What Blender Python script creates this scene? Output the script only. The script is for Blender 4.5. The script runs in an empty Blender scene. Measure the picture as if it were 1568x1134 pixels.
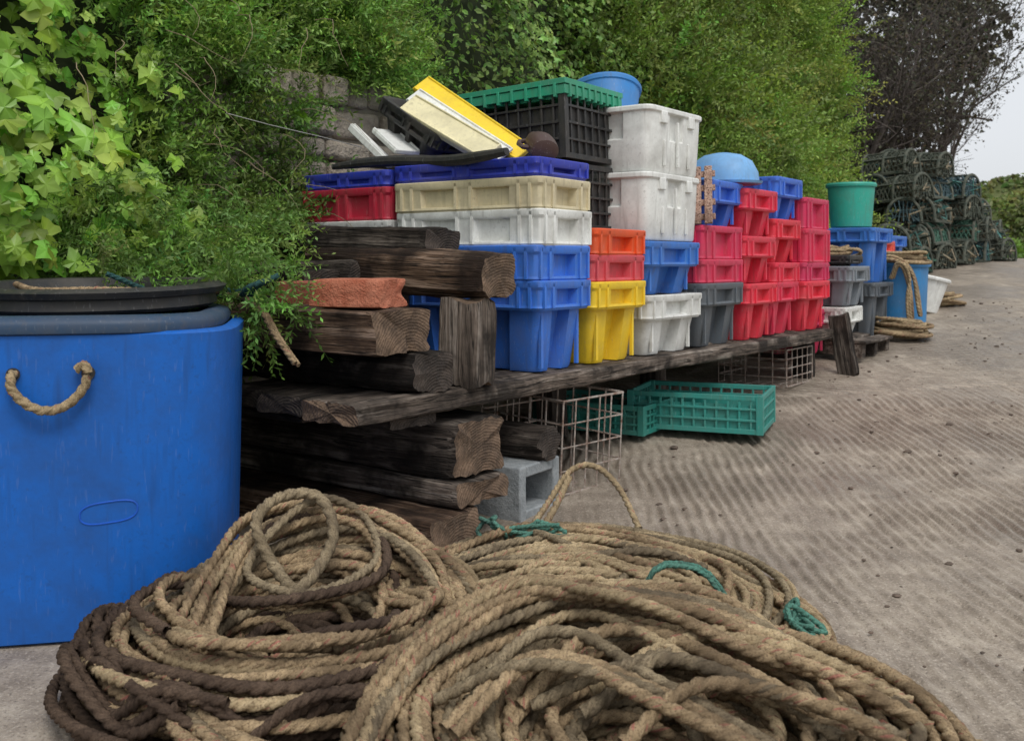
import bpy, math, random, numpy as np
from mathutils import Vector, Matrix
rng=np.random.default_rng(7); random.seed(7)
sc=bpy.context.scene; COL=sc.collection
EYE=.87
UX,UY=.591,.807
ROT=math.atan2(UY,UX)
def P(t,s,z=0.): return Vector((.092+UX*t-UY*s, 3.43+UY*t+UX*s, z))
GK=np.array([(-50,-.0),(3.2,0),(4.7,.10),(5.93,.21),(9.5,.6),(12.5,.87),(17,.95),(40,.9),(500,.5)])
def g(y): return np.interp(y,GK[:,0],GK[:,1])

# ---------- noise
def _h(i,j,k,seed):
    n=(i*374761393+j*668265263+k*2147483647+seed*1274126177)&0xffffffff
    n=((n^(n>>13))*1274126177)&0xffffffff
    n=n^(n>>16)
    return (n&0xffff)/65535.
def vnoise(p,seed=0):
    p=np.asarray(p,float); f=np.floor(p).astype(np.int64); d=p-f; d=d*d*(3-2*d)
    r=0
    for a in (0,1):
        for b in (0,1):
            for c in (0,1):
                w=(d[:,0] if a else 1-d[:,0])*(d[:,1] if b else 1-d[:,1])*(d[:,2] if c else 1-d[:,2])
                r=r+w*_h(f[:,0]+a,f[:,1]+b,f[:,2]+c,seed)
    return r*2-1
def n3(x,y,z,seed=0):
    x,y,z=np.broadcast_arrays(x,y,z); sh=x.shape
    return vnoise(np.stack([x.ravel(),y.ravel(),z.ravel()],1),seed).reshape(sh)

# ---------- mesh helpers
def np_mesh(name,V,polys,mats=(),col=None,smooth=False,uv=None,mi=None):
    me=bpy.data.meshes.new(name)
    V=np.asarray(V,np.float32)
    me.vertices.add(len(V)); me.vertices.foreach_set('co',V.ravel())
    loops=np.concatenate([p.ravel() for p in polys]).astype(np.int32)
    sizes=np.concatenate([np.full(len(p),p.shape[1]) for p in polys])
    starts=np.concatenate([[0],np.cumsum(sizes)[:-1]]).astype(np.int32)
    me.loops.add(len(loops)); me.loops.foreach_set('vertex_index',loops)
    me.polygons.add(len(sizes)); me.polygons.foreach_set('loop_start',starts)
    me.update(calc_edges=True)
    for m in mats: me.materials.append(m)
    if mi is not None: me.polygons.foreach_set('material_index',np.asarray(mi,np.int32))
    me.polygons.foreach_set('use_smooth',np.full(len(sizes),smooth))
    if col is not None:
        a=me.color_attributes.new('Col','FLOAT_COLOR','POINT')
        c=np.ones((len(V),4),np.float32); c[:,:3]=col; a.data.foreach_set('color',c.ravel())
    if uv is not None:
        u=me.uv_layers.new(name='UVMap'); u.data.foreach_set('uv',np.asarray(uv,np.float32).ravel())
    me.update()
    return me
def add(name,me,loc=(0,0,0),rot=(0,0,0),bevel=0,parent=None):
    o=bpy.data.objects.new(name,me); o.location=loc; o.rotation_euler=rot; COL.objects.link(o)
    if bevel:
        b=o.modifiers.new('bevel','BEVEL'); b.width=bevel; b.segments=2; b.limit_method='ANGLE'; b.angle_limit=math.radians(32)
    if parent: o.parent=parent
    return o
class MB:
    def __init__(s): s.V=[];s.F=[];s.M=[]
    def box(s,c,d,R=None,mi=0):
        n=len(s.V)
        for z in (-.5,.5):
            for x,y in ((-.5,-.5),(.5,-.5),(.5,.5),(-.5,.5)):
                v=Vector((x*d[0],y*d[1],z*d[2]))
                if R is not None: v=R@v
                s.V.append(v+Vector(c))
        for f in ((3,2,1,0),(4,5,6,7),(0,1,5,4),(1,2,6,5),(2,3,7,6),(3,0,4,7)):
            s.F.append([n+i for i in f]); s.M.append(mi)
    def bar(s,a,b,w,h,mi=0):
        a=Vector(a);b=Vector(b);d=b-a
        R=d.to_track_quat('X','Z').to_matrix()
        s.box((a+b)/2,(d.length,w,h),R,mi)
    def tube(s,pts,r,n=8,mi=0,closed=False):
        pts=[Vector(p) for p in pts]; N=len(pts); base=len(s.V)
        up=None
        for i,p in enumerate(pts):
            a=pts[(i-1)%N] if closed or i>0 else p; b=pts[(i+1)%N] if closed or i<N-1 else p
            d=(b-a).normalized()
            if up is None: up=d.orthogonal().normalized()
            else:
                up=(up-d*up.dot(d)); up=up.normalized() if up.length>1e-5 else d.orthogonal().normalized()
            w=d.cross(up); rr=r[i] if hasattr(r,'__len__') else r
            for k in range(n):
                an=2*math.pi*k/n; s.V.append(p+up*(rr*math.cos(an))+w*(rr*math.sin(an)))
        for i in range(N if closed else N-1):
            j=(i+1)%N
            for k in range(n):
                k2=(k+1)%n; s.F.append([base+i*n+k,base+i*n+k2,base+j*n+k2,base+j*n+k]); s.M.append(mi)
        if not closed:
            s.F.append([base+k for k in range(n)][::-1]); s.M.append(mi)
            s.F.append([base+(N-1)*n+k for k in range(n)]); s.M.append(mi)
    def loft(s,rings,cap0=True,cap1=True,mi=0):
        base=len(s.V); n=len(rings[0])
        for r in rings: s.V.extend(Vector(p) for p in r)
        for i in range(len(rings)-1):
            for k in range(n):
                k2=(k+1)%n; s.F.append([base+i*n+k,base+i*n+k2,base+(i+1)*n+k2,base+(i+1)*n+k]); s.M.append(mi)
        if cap0: s.F.append([base+k for k in range(n)][::-1]); s.M.append(mi)
        if cap1: s.F.append([base+(len(rings)-1)*n+k for k in range(n)]); s.M.append(mi)
    def lathe(s,prof,n=48,c=(0,0,0),sx=1,sy=1,mi=0,cap0=True,cap1=True,p=2):
        def q(v): return math.copysign(abs(v)**(2/p),v)
        s.loft([[(c[0]+sx*r*q(math.cos(2*math.pi*k/n)),c[1]+sy*r*q(math.sin(2*math.pi*k/n)),c[2]+z) for k in range(n)] for r,z in prof],cap0,cap1,mi)
    def mesh(s,name,mats,smooth=True,ang=35):
        me=bpy.data.meshes.new(name); me.from_pydata([tuple(v) for v in s.V],[],s.F)
        for m in mats: me.materials.append(m)
        me.polygons.foreach_set('material_index',s.M)
        me.polygons.foreach_set('use_smooth',[smooth]*len(s.F)); me.update()
        if smooth: me.set_sharp_from_angle(angle=math.radians(ang))
        return me
    def obj(s,name,mats,loc=(0,0,0),rot=(0,0,0),bevel=0,parent=None,smooth=True,ang=35):
        return add(name,s.mesh(name,mats,smooth,ang),loc,rot,bevel,parent)

# ---------- materials
class NT:
    def __init__(s,name):
        s.m=bpy.data.materials.new(name); s.m.use_nodes=True; s.t=s.m.node_tree; s.t.nodes.clear()
        s.out=s.n('ShaderNodeOutputMaterial'); s.p=s.n('ShaderNodeBsdfPrincipled'); s.l(s.p.outputs[0],s.out.inputs[0])
        s.tc=s.n('ShaderNodeTexCoord')
    def n(s,ty,**k):
        x=s.t.nodes.new(ty)
        for a,b in k.items(): setattr(x,a,b)
        return x
    def l(s,a,b): s.t.links.new(a,b)
    def noise(s,vec,scale,detail=3,rough=.6,dist=0):
        x=s.n('ShaderNodeTexNoise'); x.inputs['Scale'].default_value=scale; x.inputs['Detail'].default_value=detail
        x.inputs['Roughness'].default_value=rough; x.inputs['Distortion'].default_value=dist
        if vec is not None: s.l(vec,x.inputs['Vector'])
        return x.outputs['Fac']
    def ramp(s,f,stops,interp='LINEAR'):
        r=s.n('ShaderNodeValToRGB'); r.color_ramp.interpolation=interp
        e=r.color_ramp.elements
        while len(e)<len(stops): e.new(.5)
        for i,(p,c) in enumerate(stops):
            e[i].position=p; e[i].color=(c,c,c,1) if not hasattr(c,'__len__') else (*c[:3],1)
        s.l(f,r.inputs[0]); return r.outputs[0]
    def mix(s,f,a,b,mode='MIX'):
        m=s.n('ShaderNodeMix',data_type='RGBA',blend_type=mode)
        for v,i in ((f,0),(a,6),(b,7)):
            if isinstance(v,bpy.types.NodeSocket): s.l(v,m.inputs[i])
            elif i==0: m.inputs[0].default_value=v
            else: m.inputs[i].default_value=(*v[:3],1)
        return m.outputs[2]
    def math(s,op,a,b=0):
        m=s.n('ShaderNodeMath',operation=op)
        for v,i in ((a,0),(b,1)):
            if isinstance(v,bpy.types.NodeSocket): s.l(v,m.inputs[i])
            else: m.inputs[i].default_value=v
        return m.outputs[0]
    def bump(s,h,strength=.3,dist=.01):
        b=s.n('ShaderNodeBump'); b.inputs['Strength'].default_value=strength; b.inputs['Distance'].default_value=dist
        s.l(h,b.inputs['Height']); s.l(b.outputs[0],s.p.inputs['Normal'])
    def base(s,c):
        if isinstance(c,bpy.types.NodeSocket): s.l(c,s.p.inputs['Base Color'])
        else: s.p.inputs['Base Color'].default_value=(*c,1)
    def rough(s,c):
        if isinstance(c,bpy.types.NodeSocket): s.l(c,s.p.inputs['Roughness'])
        else: s.p.inputs['Roughness'].default_value=c
    def rnd(s,k1=37.,k2=23.):
        oi=s.n('ShaderNodeObjectInfo'); va=s.n('ShaderNodeVectorMath',operation='ADD'); s.l(s.tc.outputs['Object'],va.inputs[0])
        cmb=s.n('ShaderNodeCombineXYZ'); s.l(s.math('MULTIPLY',oi.outputs['Random'],k1),cmb.inputs[0]); s.l(s.math('MULTIPLY',oi.outputs['Random'],k2),cmb.inputs[1]); s.l(cmb.outputs[0],va.inputs[1])
        return oi,va.outputs[0]
    def mp(s,v,sc_):
        m=s.n('ShaderNodeMapping'); m.inputs['Scale'].default_value=sc_; s.l(v,m.inputs[0]); return m.outputs[0]

def plastic(name,c,rough=.42,dirt=.35,dcol=(.12,.095,.065),fade=.16,spec=.4,scuff=.32):
    m=NT(name); oi,v=m.rnd()
    n1=m.noise(v,7,4,.7); n2=m.noise(v,60,3,.7)
    n3_=m.noise(m.mp(v,(45,45,4)),1,2,.6)
    f=m.ramp(n1,[(.42,0),(.74,1)]); f2=m.ramp(n3_,[(.5,0),(.75,.9)]); f3=m.ramp(n2,[(.54,0),(.72,.8)])
    ff=m.math('MULTIPLY',m.math('MAXIMUM',m.math('MAXIMUM',f,f2),f3),dirt)
    hs=m.n('ShaderNodeHueSaturation'); hs.inputs['Color'].default_value=(*c,1)
    m.l(m.math('ADD',m.math('MULTIPLY',oi.outputs['Random'],.28),.87),hs.inputs['Value'])
    m.l(m.math('ADD',m.math('MULTIPLY',oi.outputs['Random'],.018),.491),hs.inputs['Hue'])
    faded=m.mix(m.math('MULTIPLY',n1,fade),hs.outputs[0],tuple(min(.8,x*.7+.2) for x in c))
    sc1=m.ramp(m.noise(m.mp(v,(160,160,22)),1,1,.6),[(.66,0),(.72,scuff)])
    faded=m.mix(sc1,faded,tuple(min(.8,x*.6+.25) for x in c))
    m.base(m.mix(ff,faded,dcol)); m.rough(m.ramp(n1,[(.3,rough-.06),(.7,rough+.22)])); m.p.inputs['Specular IOR Level'].default_value=spec
    m.bump(m.noise(v,35,3,.7),.14,.004)
    return m.m
M={}
for k,c in dict(blue=(.035,.17,.66),deep=(.012,.035,.42),red=(.68,.022,.085),coral=(.72,.07,.07),yellow=(.82,.54,.015),
    orange=(.90,.14,.012),white=(.77,.78,.75),cream=(.76,.68,.43),grey=(.10,.12,.145),teal=(.02,.26,.22),green=(.012,.33,.20),
    black=(.012,.013,.015),pale=(.15,.38,.66),tub=(.008,.115,.50),lip=(.025,.055,.10),dred=(.50,.012,.025),brown=(.06,.025,.02),lgrey=(.2,.23,.26),tealtub=(.02,.42,.33),skyb=(.02,.20,.50)).items():
    kw={}
    if k=='tub': kw=dict(fade=.03,spec=.3,rough=.42,scuff=.10,dcol=(.02,.05,.14))
    if k=='lip': kw=dict(fade=.05,scuff=.2,spec=.3)
    M[k]=plastic('plastic_'+k,c,dirt={'white':.42,'cream':.38,'tub':.5,'yellow':.26,'lip':.3}.get(k,.34),**kw)

def wood(name,a,b,c,sc_=1.):
    m=NT(name); oi,v=m.rnd(51.,23.)
    f=m.noise(m.mp(v,(2.2*sc_,45*sc_,45*sc_)),1,6,.65,.6)
    big=m.noise(v,5,4,.65)
    fine=m.noise(m.mp(v,(5*sc_,130*sc_,130*sc_)),1,3,.6)
    c1=m.ramp(f,[(.33,a),(.5,b),(.66,c)])
    c2=m.mix(m.ramp(big,[(.40,.93),(.60,0)]),c1,tuple(x*.35 for x in a))
    crack=m.ramp(fine,[(.35,0),(.46,1)])
    m.base(m.mix(crack,tuple(x*.25 for x in a),c2)); m.rough(.85); m.p.inputs['Specular IOR Level'].default_value=.25
    m.bump(m.math('ADD',m.math('MULTIPLY',fine,.6),f),.9,.014)
    return m.m
def endgrain(name,a,b):
    m=NT(name); w=m.n('ShaderNodeTexWave',wave_type='RINGS',rings_direction='X'); w.inputs['Scale'].default_value=34; w.inputs['Distortion'].default_value=3; w.inputs['Detail'].default_value=3
    mp=m.n('ShaderNodeMapping'); mp.inputs['Location'].default_value=(0,.03,.05); m.l(m.tc.outputs['Object'],mp.inputs[0]); m.l(mp.outputs[0],w.inputs['Vector'])
    n=m.noise(m.tc.outputs['Object'],16,4,.7); n2=m.noise(m.tc.outputs['Object'],90,3,.6)
    m.base(m.mix(m.ramp(n,[(.4,.85),(.65,.05)]),m.mix(m.math('MULTIPLY',w.outputs['Fac'],.5),a,b),tuple(x*.3 for x in a)))
    m.rough(.9); m.bump(m.math('ADD',m.math('MULTIPLY',w.outputs['Fac'],.25),m.math('ADD',n,n2)),.6,.01)
    return m.m
W_dark=wood('tarred_wood',(.022,.017,.014),(.055,.043,.035),(.19,.16,.135))
W_grey=wood('weathered_wood',(.055,.043,.035),(.16,.125,.10),(.36,.31,.265))
W_brn=wood('brown_wood',(.038,.021,.014),(.115,.07,.044),(.27,.19,.14))
W_pink=wood('pinkish_wood',(.40,.23,.17),(.55,.36,.28),(.65,.48,.38))
E_brn=endgrain('end_grain_brown',(.17,.11,.07),(.27,.18,.12))
E_dark=endgrain('end_grain_dark',(.06,.045,.036),(.12,.09,.07))

def simple(name,a,b,scale=20,rough=.85,bs=.4,bd=.008,detail=4):
    m=NT(name); n=m.noise(m.tc.outputs['Object'],scale,detail,.7); n2=m.noise(m.tc.outputs['Object'],scale*6,2,.7)
    m.base(m.mix(m.ramp(n,[(.3,0),(.7,1)]),a,b)); m.rough(rough); m.bump(m.math('ADD',n,m.math('MULTIPLY',n2,.6)),bs,bd); return m.m
M_brick=simple('brick_clay',(.34,.09,.045),(.52,.20,.12),22,.9,.9,.01)
M_brick2=simple('brick_clay_dark',(.28,.07,.045),(.36,.12,.08),18)
M_conc=simple('block_concrete',(.17,.19,.20),(.32,.34,.35),24,.9,.7)
M_stone=simple('wall_stone',(.24,.20,.16),(.46,.40,.33),7,.9,.8,.03)
M_mortar=simple('wall_mortar',(.18,.16,.13),(.26,.23,.19),30)
M_rust=simple('rusty_wire',(.14,.06,.03),(.45,.42,.38),25,.7)
M_peb=simple('pebble_stone',(.05,.04,.03),(.18,.13,.10),10)
M_wire=simple('galvanised_wire',(.3,.3,.28),(.45,.45,.42),30,.5)

def ropemat(name,a,b,dark,fleck=True,mud=.35,lg=.4,mo=0.):
    m=NT(name); O=m.tc.outputs['Object']
    y=m.noise(m.mp(m.tc.outputs['UV'],(45,30,1)),1,3,.7)
    big=m.noise(O,4.5,5,.7); fine=m.noise(O,240,2,.7); lng=m.noise(m.mp(m.tc.outputs['UV'],(5,.6,1)),1,3,.7)
    c=m.mix(m.ramp(y,[(.3,0),(.7,1)]),a,b)
    c=m.mix(m.ramp(lng,[(.40,lg),(.58,0)]),c,tuple(x*.42 for x in a))
    if fleck:
        fl=m.ramp(m.noise(m.mp(m.tc.outputs['UV'],(28,6,1)),1,1,.5),[(.64,0),(.68,.6)])
        c=m.mix(fl,c,(.40,.10,.10))
    c=m.mix(m.math('MULTIPLY',m.ramp(big,[(.47-mo,0),(.60-mo,1)]),mud),c,dark)
    c=m.mix(m.ramp(fine,[(.34,.7),(.5,0)]),c,dark)
    m.base(c); m.rough(.92); m.p.inputs['Specular IOR Level'].default_value=.15
    m.bump(m.math('ADD',y,fine),.7,.004); return m.m
R_tan=ropemat('rope_tan',(.34,.24,.135),(.57,.43,.265),(.10,.068,.042),mud=.62,lg=.6)
R_tan2=ropemat('rope_straw',(.41,.305,.17),(.62,.49,.31),(.14,.10,.06),True,.45,.45)
R_grn=ropemat('rope_weathered',(.25,.19,.115),(.43,.35,.23),(.08,.06,.042),False,.7,.6)
R_mud=ropemat('rope_muddy',(.075,.05,.036),(.18,.125,.088),(.03,.02,.016),False,.6)
R_teal=ropemat('rope_teal',(.06,.22,.17),(.20,.42,.33),(.06,.07,.06),False,.4)
R_drk=ropemat('rope_dark_green',(.02,.06,.06),(.06,.16,.15),(.02,.02,.02),False,.3)

def leafmat(name,trans=.35,rough=.5):
    m=NT(name); a=m.n('ShaderNodeAttribute',attribute_name='Col')
    m.l(a.outputs['Color'],m.p.inputs['Base Color']); m.p.inputs['Roughness'].default_value=rough; m.p.inputs['Specular IOR Level'].default_value=.35
    t=m.n('ShaderNodeBsdfTranslucent'); hs=m.n('ShaderNodeHueSaturation'); hs.inputs['Value'].default_value=1.3; hs.inputs['Saturation'].default_value=1.1
    m.l(a.outputs['Color'],hs.inputs['Color']); m.l(hs.outputs[0],t.inputs[0])
    mx=m.n('ShaderNodeMixShader'); mx.inputs[0].default_value=trans; m.l(m.p.outputs[0],mx.inputs[1]); m.l(t.outputs[0],mx.inputs[2]); m.l(mx.outputs[0],m.out.inputs[0])
    return m.m
L_m=leafmat('leaves'); L_ivy=leafmat('ivy_leaves',.25,.36)
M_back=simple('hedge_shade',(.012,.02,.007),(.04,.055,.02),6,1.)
M_bark=simple('dark_bark',(.05,.038,.033),(.12,.10,.088),20)
M_twig=simple('vine_stem',(.16,.12,.07),(.30,.24,.15),30)

# ---------- camera / world / light
cam=bpy.data.cameras.new('camera'); co=bpy.data.objects.new('camera',cam); COL.objects.link(co)
co.location=(0,0,EYE); co.rotation_euler=(math.radians(90),0,0)
cam.lens=35; cam.sensor_width=36; cam.shift_y=-(567-402)/1568.; cam.clip_end=1500; cam.clip_start=.05
cam.dof.use_dof=True; cam.dof.focus_distance=3.0; cam.dof.aperture_fstop=7
sc.camera=co
w=bpy.data.worlds.new('World'); sc.world=w; w.use_nodes=True; nt=w.node_tree; nt.nodes.clear()
sky=nt.nodes.new('ShaderNodeTexSky'); sky.sky_type='NISHITA'; sky.sun_disc=False
sky.sun_elevation=math.radians(55); sky.sun_rotation=math.radians(160); sky.dust_density=4; sky.air_density=1.; sky.ozone_density=1
hs=nt.nodes.new('ShaderNodeHueSaturation'); hs.inputs['Saturation'].default_value=.35
ov=nt.nodes.new('ShaderNodeMix'); ov.data_type='RGBA'; ov.inputs[7].default_value=(6.1,6.3,6.6,1)
tcw=nt.nodes.new('ShaderNodeTexCoord'); nzw=nt.nodes.new('ShaderNodeTexNoise'); nzw.inputs['Scale'].default_value=2.2; nzw.inputs['Detail'].default_value=4
mr=nt.nodes.new('ShaderNodeMapRange'); mr.inputs['To Min'].default_value=.55; mr.inputs['To Max'].default_value=.85
nt.links.new(tcw.outputs['Generated'],nzw.inputs['Vector']); nt.links.new(nzw.outputs['Fac'],mr.inputs['Value']); nt.links.new(mr.outputs[0],ov.inputs[0])
bg=nt.nodes.new('ShaderNodeBackground'); bg.inputs[1].default_value=.15; wo=nt.nodes.new('ShaderNodeOutputWorld')
nt.links.new(sky.outputs[0],hs.inputs['Color']); nt.links.new(hs.outputs[0],ov.inputs[6]); nt.links.new(ov.outputs[2],bg.inputs[0]); nt.links.new(bg.outputs[0],wo.inputs[0])
sun=bpy.data.lights.new('sun','SUN'); sun.energy=1.5; sun.angle=math.radians(22); sun.color=(1,.97,.92)
so=bpy.data.objects.new('sun',sun); COL.objects.link(so)
az=math.radians(160); el=math.radians(55)
d=Vector((math.sin(az)*math.cos(el),math.cos(az)*math.cos(el),math.sin(el)))
so.rotation_euler=d.to_track_quat('Z','Y').to_euler()
sc.view_settings.view_transform='Standard'; sc.view_settings.look='None'; sc.view_settings.exposure=0

# ---------- ground + slipway
def grid(xs,ys,zf):
    X,Y=np.meshgrid(xs,ys); Z=zf(X,Y); nx,ny=len(xs),len(ys)
    V=np.stack([X.ravel(),Y.ravel(),Z.ravel()],1)
    i=np.arange((ny-1)*(nx-1)); r=i//(nx-1); c=i%(nx-1); a=r*nx+c
    return V,np.stack([a,a+1,a+nx+1,a+nx],1)
def slab(X,Y): return Y-(5.0+.22*X)
def zslip(X,Y):
    z=g(Y)+.004*n3(X*1.5,Y*1.5,0*X,3)
    w_=.024*n3(X*.8,Y*1.6,0*X,5)+.014*n3(X*3,Y*4,0*X,6)+.006*n3(X*9,Y*12,0*X,7)
    ph=(X-.03*Y+w_)/.042
    s=np.cos(2*np.pi*ph); s=np.sign(s)*np.abs(s)**.7
    amp=.0040*np.clip(1+1.0*n3(X*3,Y*3,0*X,8)+.7*n3(X*22,Y*12,0*X,18),.05,1.9)*np.clip(-slab(X,Y)/.03,0,1)*np.clip((X+.3)/.2,0,1)
    z=z+amp*s+.0020*n3(X*60,Y*30,0*X,9)+.0012*n3(X*25,Y*20,0*X,10)
    return z-.012*np.exp(-(slab(X,Y)/.02)**2)
xs=np.concatenate([np.linspace(-5,-.6,16)[:-1],np.arange(-.6,4.3,.0065),np.linspace(4.4,16,30)])
ys=np.concatenate([np.linspace(-3,1.4,10)[:-1],np.arange(1.4,6.4,.024),np.arange(6.4,21,.12)])
V,F=grid(xs,ys,zslip)
m=NT('wet_concrete'); tcO=m.tc.outputs['Object']
n1=m.noise(tcO,1.3,5,.65); n2=m.noise(tcO,9,4,.7); n4=m.noise(tcO,140,2,.7)
gr=m.noise(m.mp(tcO,(26,2.5,1)),1,3,.6)
c=m.ramp(n2,[(.3,(.215,.175,.135)),(.52,(.35,.295,.235)),(.72,(.48,.415,.335))])
c=m.mix(m.ramp(n1,[(.42,.6),(.58,0)]),c,(.155,.125,.10))
c=m.mix(m.ramp(gr,[(.4,.3),(.6,0)]),c,(.16,.13,.10))
c=m.mix(m.ramp(n4,[(.56,0),(.7,.7)]),c,(.55,.48,.40))
c=m.mix(m.ramp(n4,[(.3,.7),(.42,0)]),c,(.08,.065,.05))
m.base(c); m.rough(m.ramp(n1,[(.4,.36),(.6,.72)])); m.p.inputs['Specular IOR Level'].default_value=.4
sep=m.n('ShaderNodeSeparateXYZ'); m.l(tcO,sep.inputs[0])
sl=m.math('SUBTRACT',sep.outputs[1],m.math('ADD',m.math('MULTIPLY',sep.outputs[0],.22),5.0))
mask=m.math('GREATER_THAN',sl,0.)
mpw=m.n('ShaderNodeMapping'); mpw.inputs['Rotation'].default_value=(0,0,math.radians(20)); m.l(tcO,mpw.inputs[0])
wv=m.n('ShaderNodeTexWave',wave_type='BANDS',bands_direction='Y'); wv.inputs['Scale'].default_value=5.2; wv.inputs['Distortion'].default_value=2.5; wv.inputs['Detail'].default_value=2; m.l(mpw.outputs[0],wv.inputs['Vector'])
hh=m.math('ADD',m.math('MULTIPLY',n2,.3),m.math('ADD',m.math('MULTIPLY',n4,.4),m.math('MULTIPLY',m.math('MULTIPLY',wv.outputs['Fac'],mask),1.2)))
m.bump(hh,.7,.012); M_slip=m.m
add('concrete_slipway',np_mesh('slipway',V,[F],[M_slip],smooth=True))
gx=np.unique(np.concatenate([-np.geomspace(2,400,24),np.linspace(-2,20,20),np.geomspace(20,400,14)])); gy=np.unique(np.concatenate([-np.geomspace(3,300,12),np.linspace(-3,24,40),np.geomspace(24,600,20)]))
V,F=grid(gx,gy,lambda X,Y:g(Y)-.035)
M_grass=simple('grass_ground',(.05,.08,.02),(.15,.16,.06),3,1.,.8,.05)
add('ground',np_mesh('ground',V,[F],[M_grass],smooth=True))
def pebbles():
    b=MB()
    for i in range(260):
        Y=random.uniform(2.0,9); X=random.uniform(.35,.62*Y)
        if X<.1+.73*(Y-3.5): X=.2+.73*(Y-3.5)+random.random()*.8
        r=random.choice([.003,.004,.004,.005,.006,.010]) if i>4 else .016
        z=float(g(Y))+r*.3+.002
        n=6; rs=[]
        for zz,k in ((-.4,.6),(0,1),(.45,.6)):
            rs.append([(X+r*k*1.3*math.cos(a*2*math.pi/n)*random.uniform(.75,1.2),Y+r*k*math.sin(a*2*math.pi/n)*random.uniform(.75,1.2),z+r*zz) for a in range(n)])
        b.loft(rs)
    b.obj('pebbles',[M_peb])
pebbles()

# ---------- fish crates
def outline(w,l,r,dE,dS,nh):
    pts=[]
    def side(a,b,nin,cs,hw,d):
        a=Vector(a);b=Vector(b);dd=(b-a).normalized();L=(b-a).length;nn=Vector(nin)
        for c in cs:
            for q,dp in ((c*L-hw,0),(c*L-hw+.008,d),(c*L+hw-.008,d),(c*L+hw,0)):
                p=a+dd*q+nn*dp; pts.append((p.x,p.y))
    x=w/2;y=l/2
    def arc(cx,cy,a0):
        for k in range(4):
            a=math.radians(a0+30*k); pts.append((cx+r*math.cos(a),cy+r*math.sin(a)))
    side((-x+r,-y),(x-r,-y),(0,1),(.5,),nh*w,dE); arc(x-r,-y+r,-90)
    side((x,-y+r),(x,y-r),(-1,0),(.3,.7),.12*l,dS); arc(x-r,y-r,0)
    side((x-r,y),(-x+r,y),(0,-1),(.5,),nh*w,dE); arc(-x+r,y-r,90)
    side((-x,y-r),(-x,-y+r),(1,0),(.3,.7),.12*l,dS); arc(-x+r,-y+r,180)
    return pts
crate_cache={}
def crate(col,t0,W,s0,z0,H,L=.68,rim=.095,jit=1.,name='fish_crate',dt=0,tilt=0):
    key=(col,round(W,3),round(L,3),round(H,3),rim)
    if key not in crate_cache:
        b=MB(); rim_=min(rim,H-.02)
        lv=[(0,.060,.055,.035),(.012,.055,.055,.035),(H-rim_-.006,.030,.045,.035),(H-rim_-.006,.010,.0,.0),(H-rim_+.004,.004,.0,.0),(H-rim_+.012,.006,.0,.0),
            (H-rim_+.014,.006,.032,.018),(H-.034,.004,.032,.018),(H-.030,.002,.0,.0),(H-.022,-.002,0,0),(H-.003,-.002,0,0),(H,.001,0,0),(H,.018,0,0),(H-.03,.050,0,0),(max(.02,H-.2),.115,0,0)]
        rings=[]
        for z,ins,dE,dS in lv:
            rings.append([(x,y,z) for x,y in outline(W-2*ins,L-2*ins,.030,dE,dS,.20)])
        b.loft(rings)
        for sy in (-1,1):
            for fx in (-.42,-.27,.27,.42):
                b.box((fx*W,sy*(L/2-.003),H-rim_/2-.003),(.012,.010,rim_-.012))
        for sx in (-1,1):
            for fy_ in (-.43,-.36,-.05,.05,.36,.43):
                b.box((sx*(W/2-.003),fy_*L,H-rim_/2-.003),(.010,.012,rim_-.012))
        if H>.2:
            for sy in (-1,1):
                for fx in (-.36,.36):
                    b.box((fx*W*.93,sy*(L/2-.038),(H-rim_)/2),(.014,.012,H-rim_-.03))
        crate_cache[key]=b.mesh('fish_crate',[M[col]])
    c=P(t0+W/2,s0+L/2,z0)
    jr=random.uniform(-1,1)*.03*jit
    c+=Vector((random.uniform(-.006,.006)*jit,random.uniform(-.006,.006)*jit,0))
    return add(name,crate_cache[key],c,(tilt,0,ROT+jr+dt),.0035)
def nested(cols,t0,W,s0,z0,tops,L=.68,**k):
    prev=z0
    for i,(c,top) in enumerate(zip(cols,tops)):
        H=top-prev
        if i>0 and H<.2:
            rim=H-.002; Hh=H+.03
            crate(c,t0,W,s0,top-Hh,Hh,L,rim=round(rim,3),**k)
        else: crate(c,t0,W,s0,prev+(.001 if i else 0),H,L,rim=.10,**k)
        prev=top
nested(['blue','blue','white','cream'],0,.355,0,.483,[.807,.931,1.059,1.17])
nested(['blue','blue','white','dred'],0,.355,.70,.483,[.80,.925,1.035,1.165],L=.52)
nested(['yellow','coral','orange'],.37,.40,0,.483,[.797,.90,1.0])
nested(['blue','blue','white'],.37,.40,.70,.483,[.80,.9,1.0],L=.5)
nested(['white','blue'],.80,.49,0,.483,[.735,.958])
nested(['grey','red','red'],1.31,.46,0,.483,[.775,.885,1.04])
nested(['red','red','red'],1.79,.40,0,.483,[.765,1.0,1.235])
nested(['red','red','red'],2.21,.38,.02,.483,[.765,.87,1.1])
nested(['red','red','red','red'],2.62,.40,0,.483,[.765,.87,1.06,1.235])
crate('blue',1.42,.40,.02,1.041,.215,rim=.10)
crate('blue',2.23,.40,.02,1.101,.225,rim=.10)
for tt,c_ in ((.8,'white'),(1.31,'red'),(1.79,'blue'),(2.22,'red')):
    crate(c_,tt,.40,.72,.483,.33,L=.5); crate('blue',tt,.40,.72,.815,.2,L=.5)
crate('deep',0,.355,0,1.158,.08,rim=.06,name='plastic_tray')
crate('deep',.0,.36,.70,1.150,.08,L=.50,rim=.06,name='plastic_tray')
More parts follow.
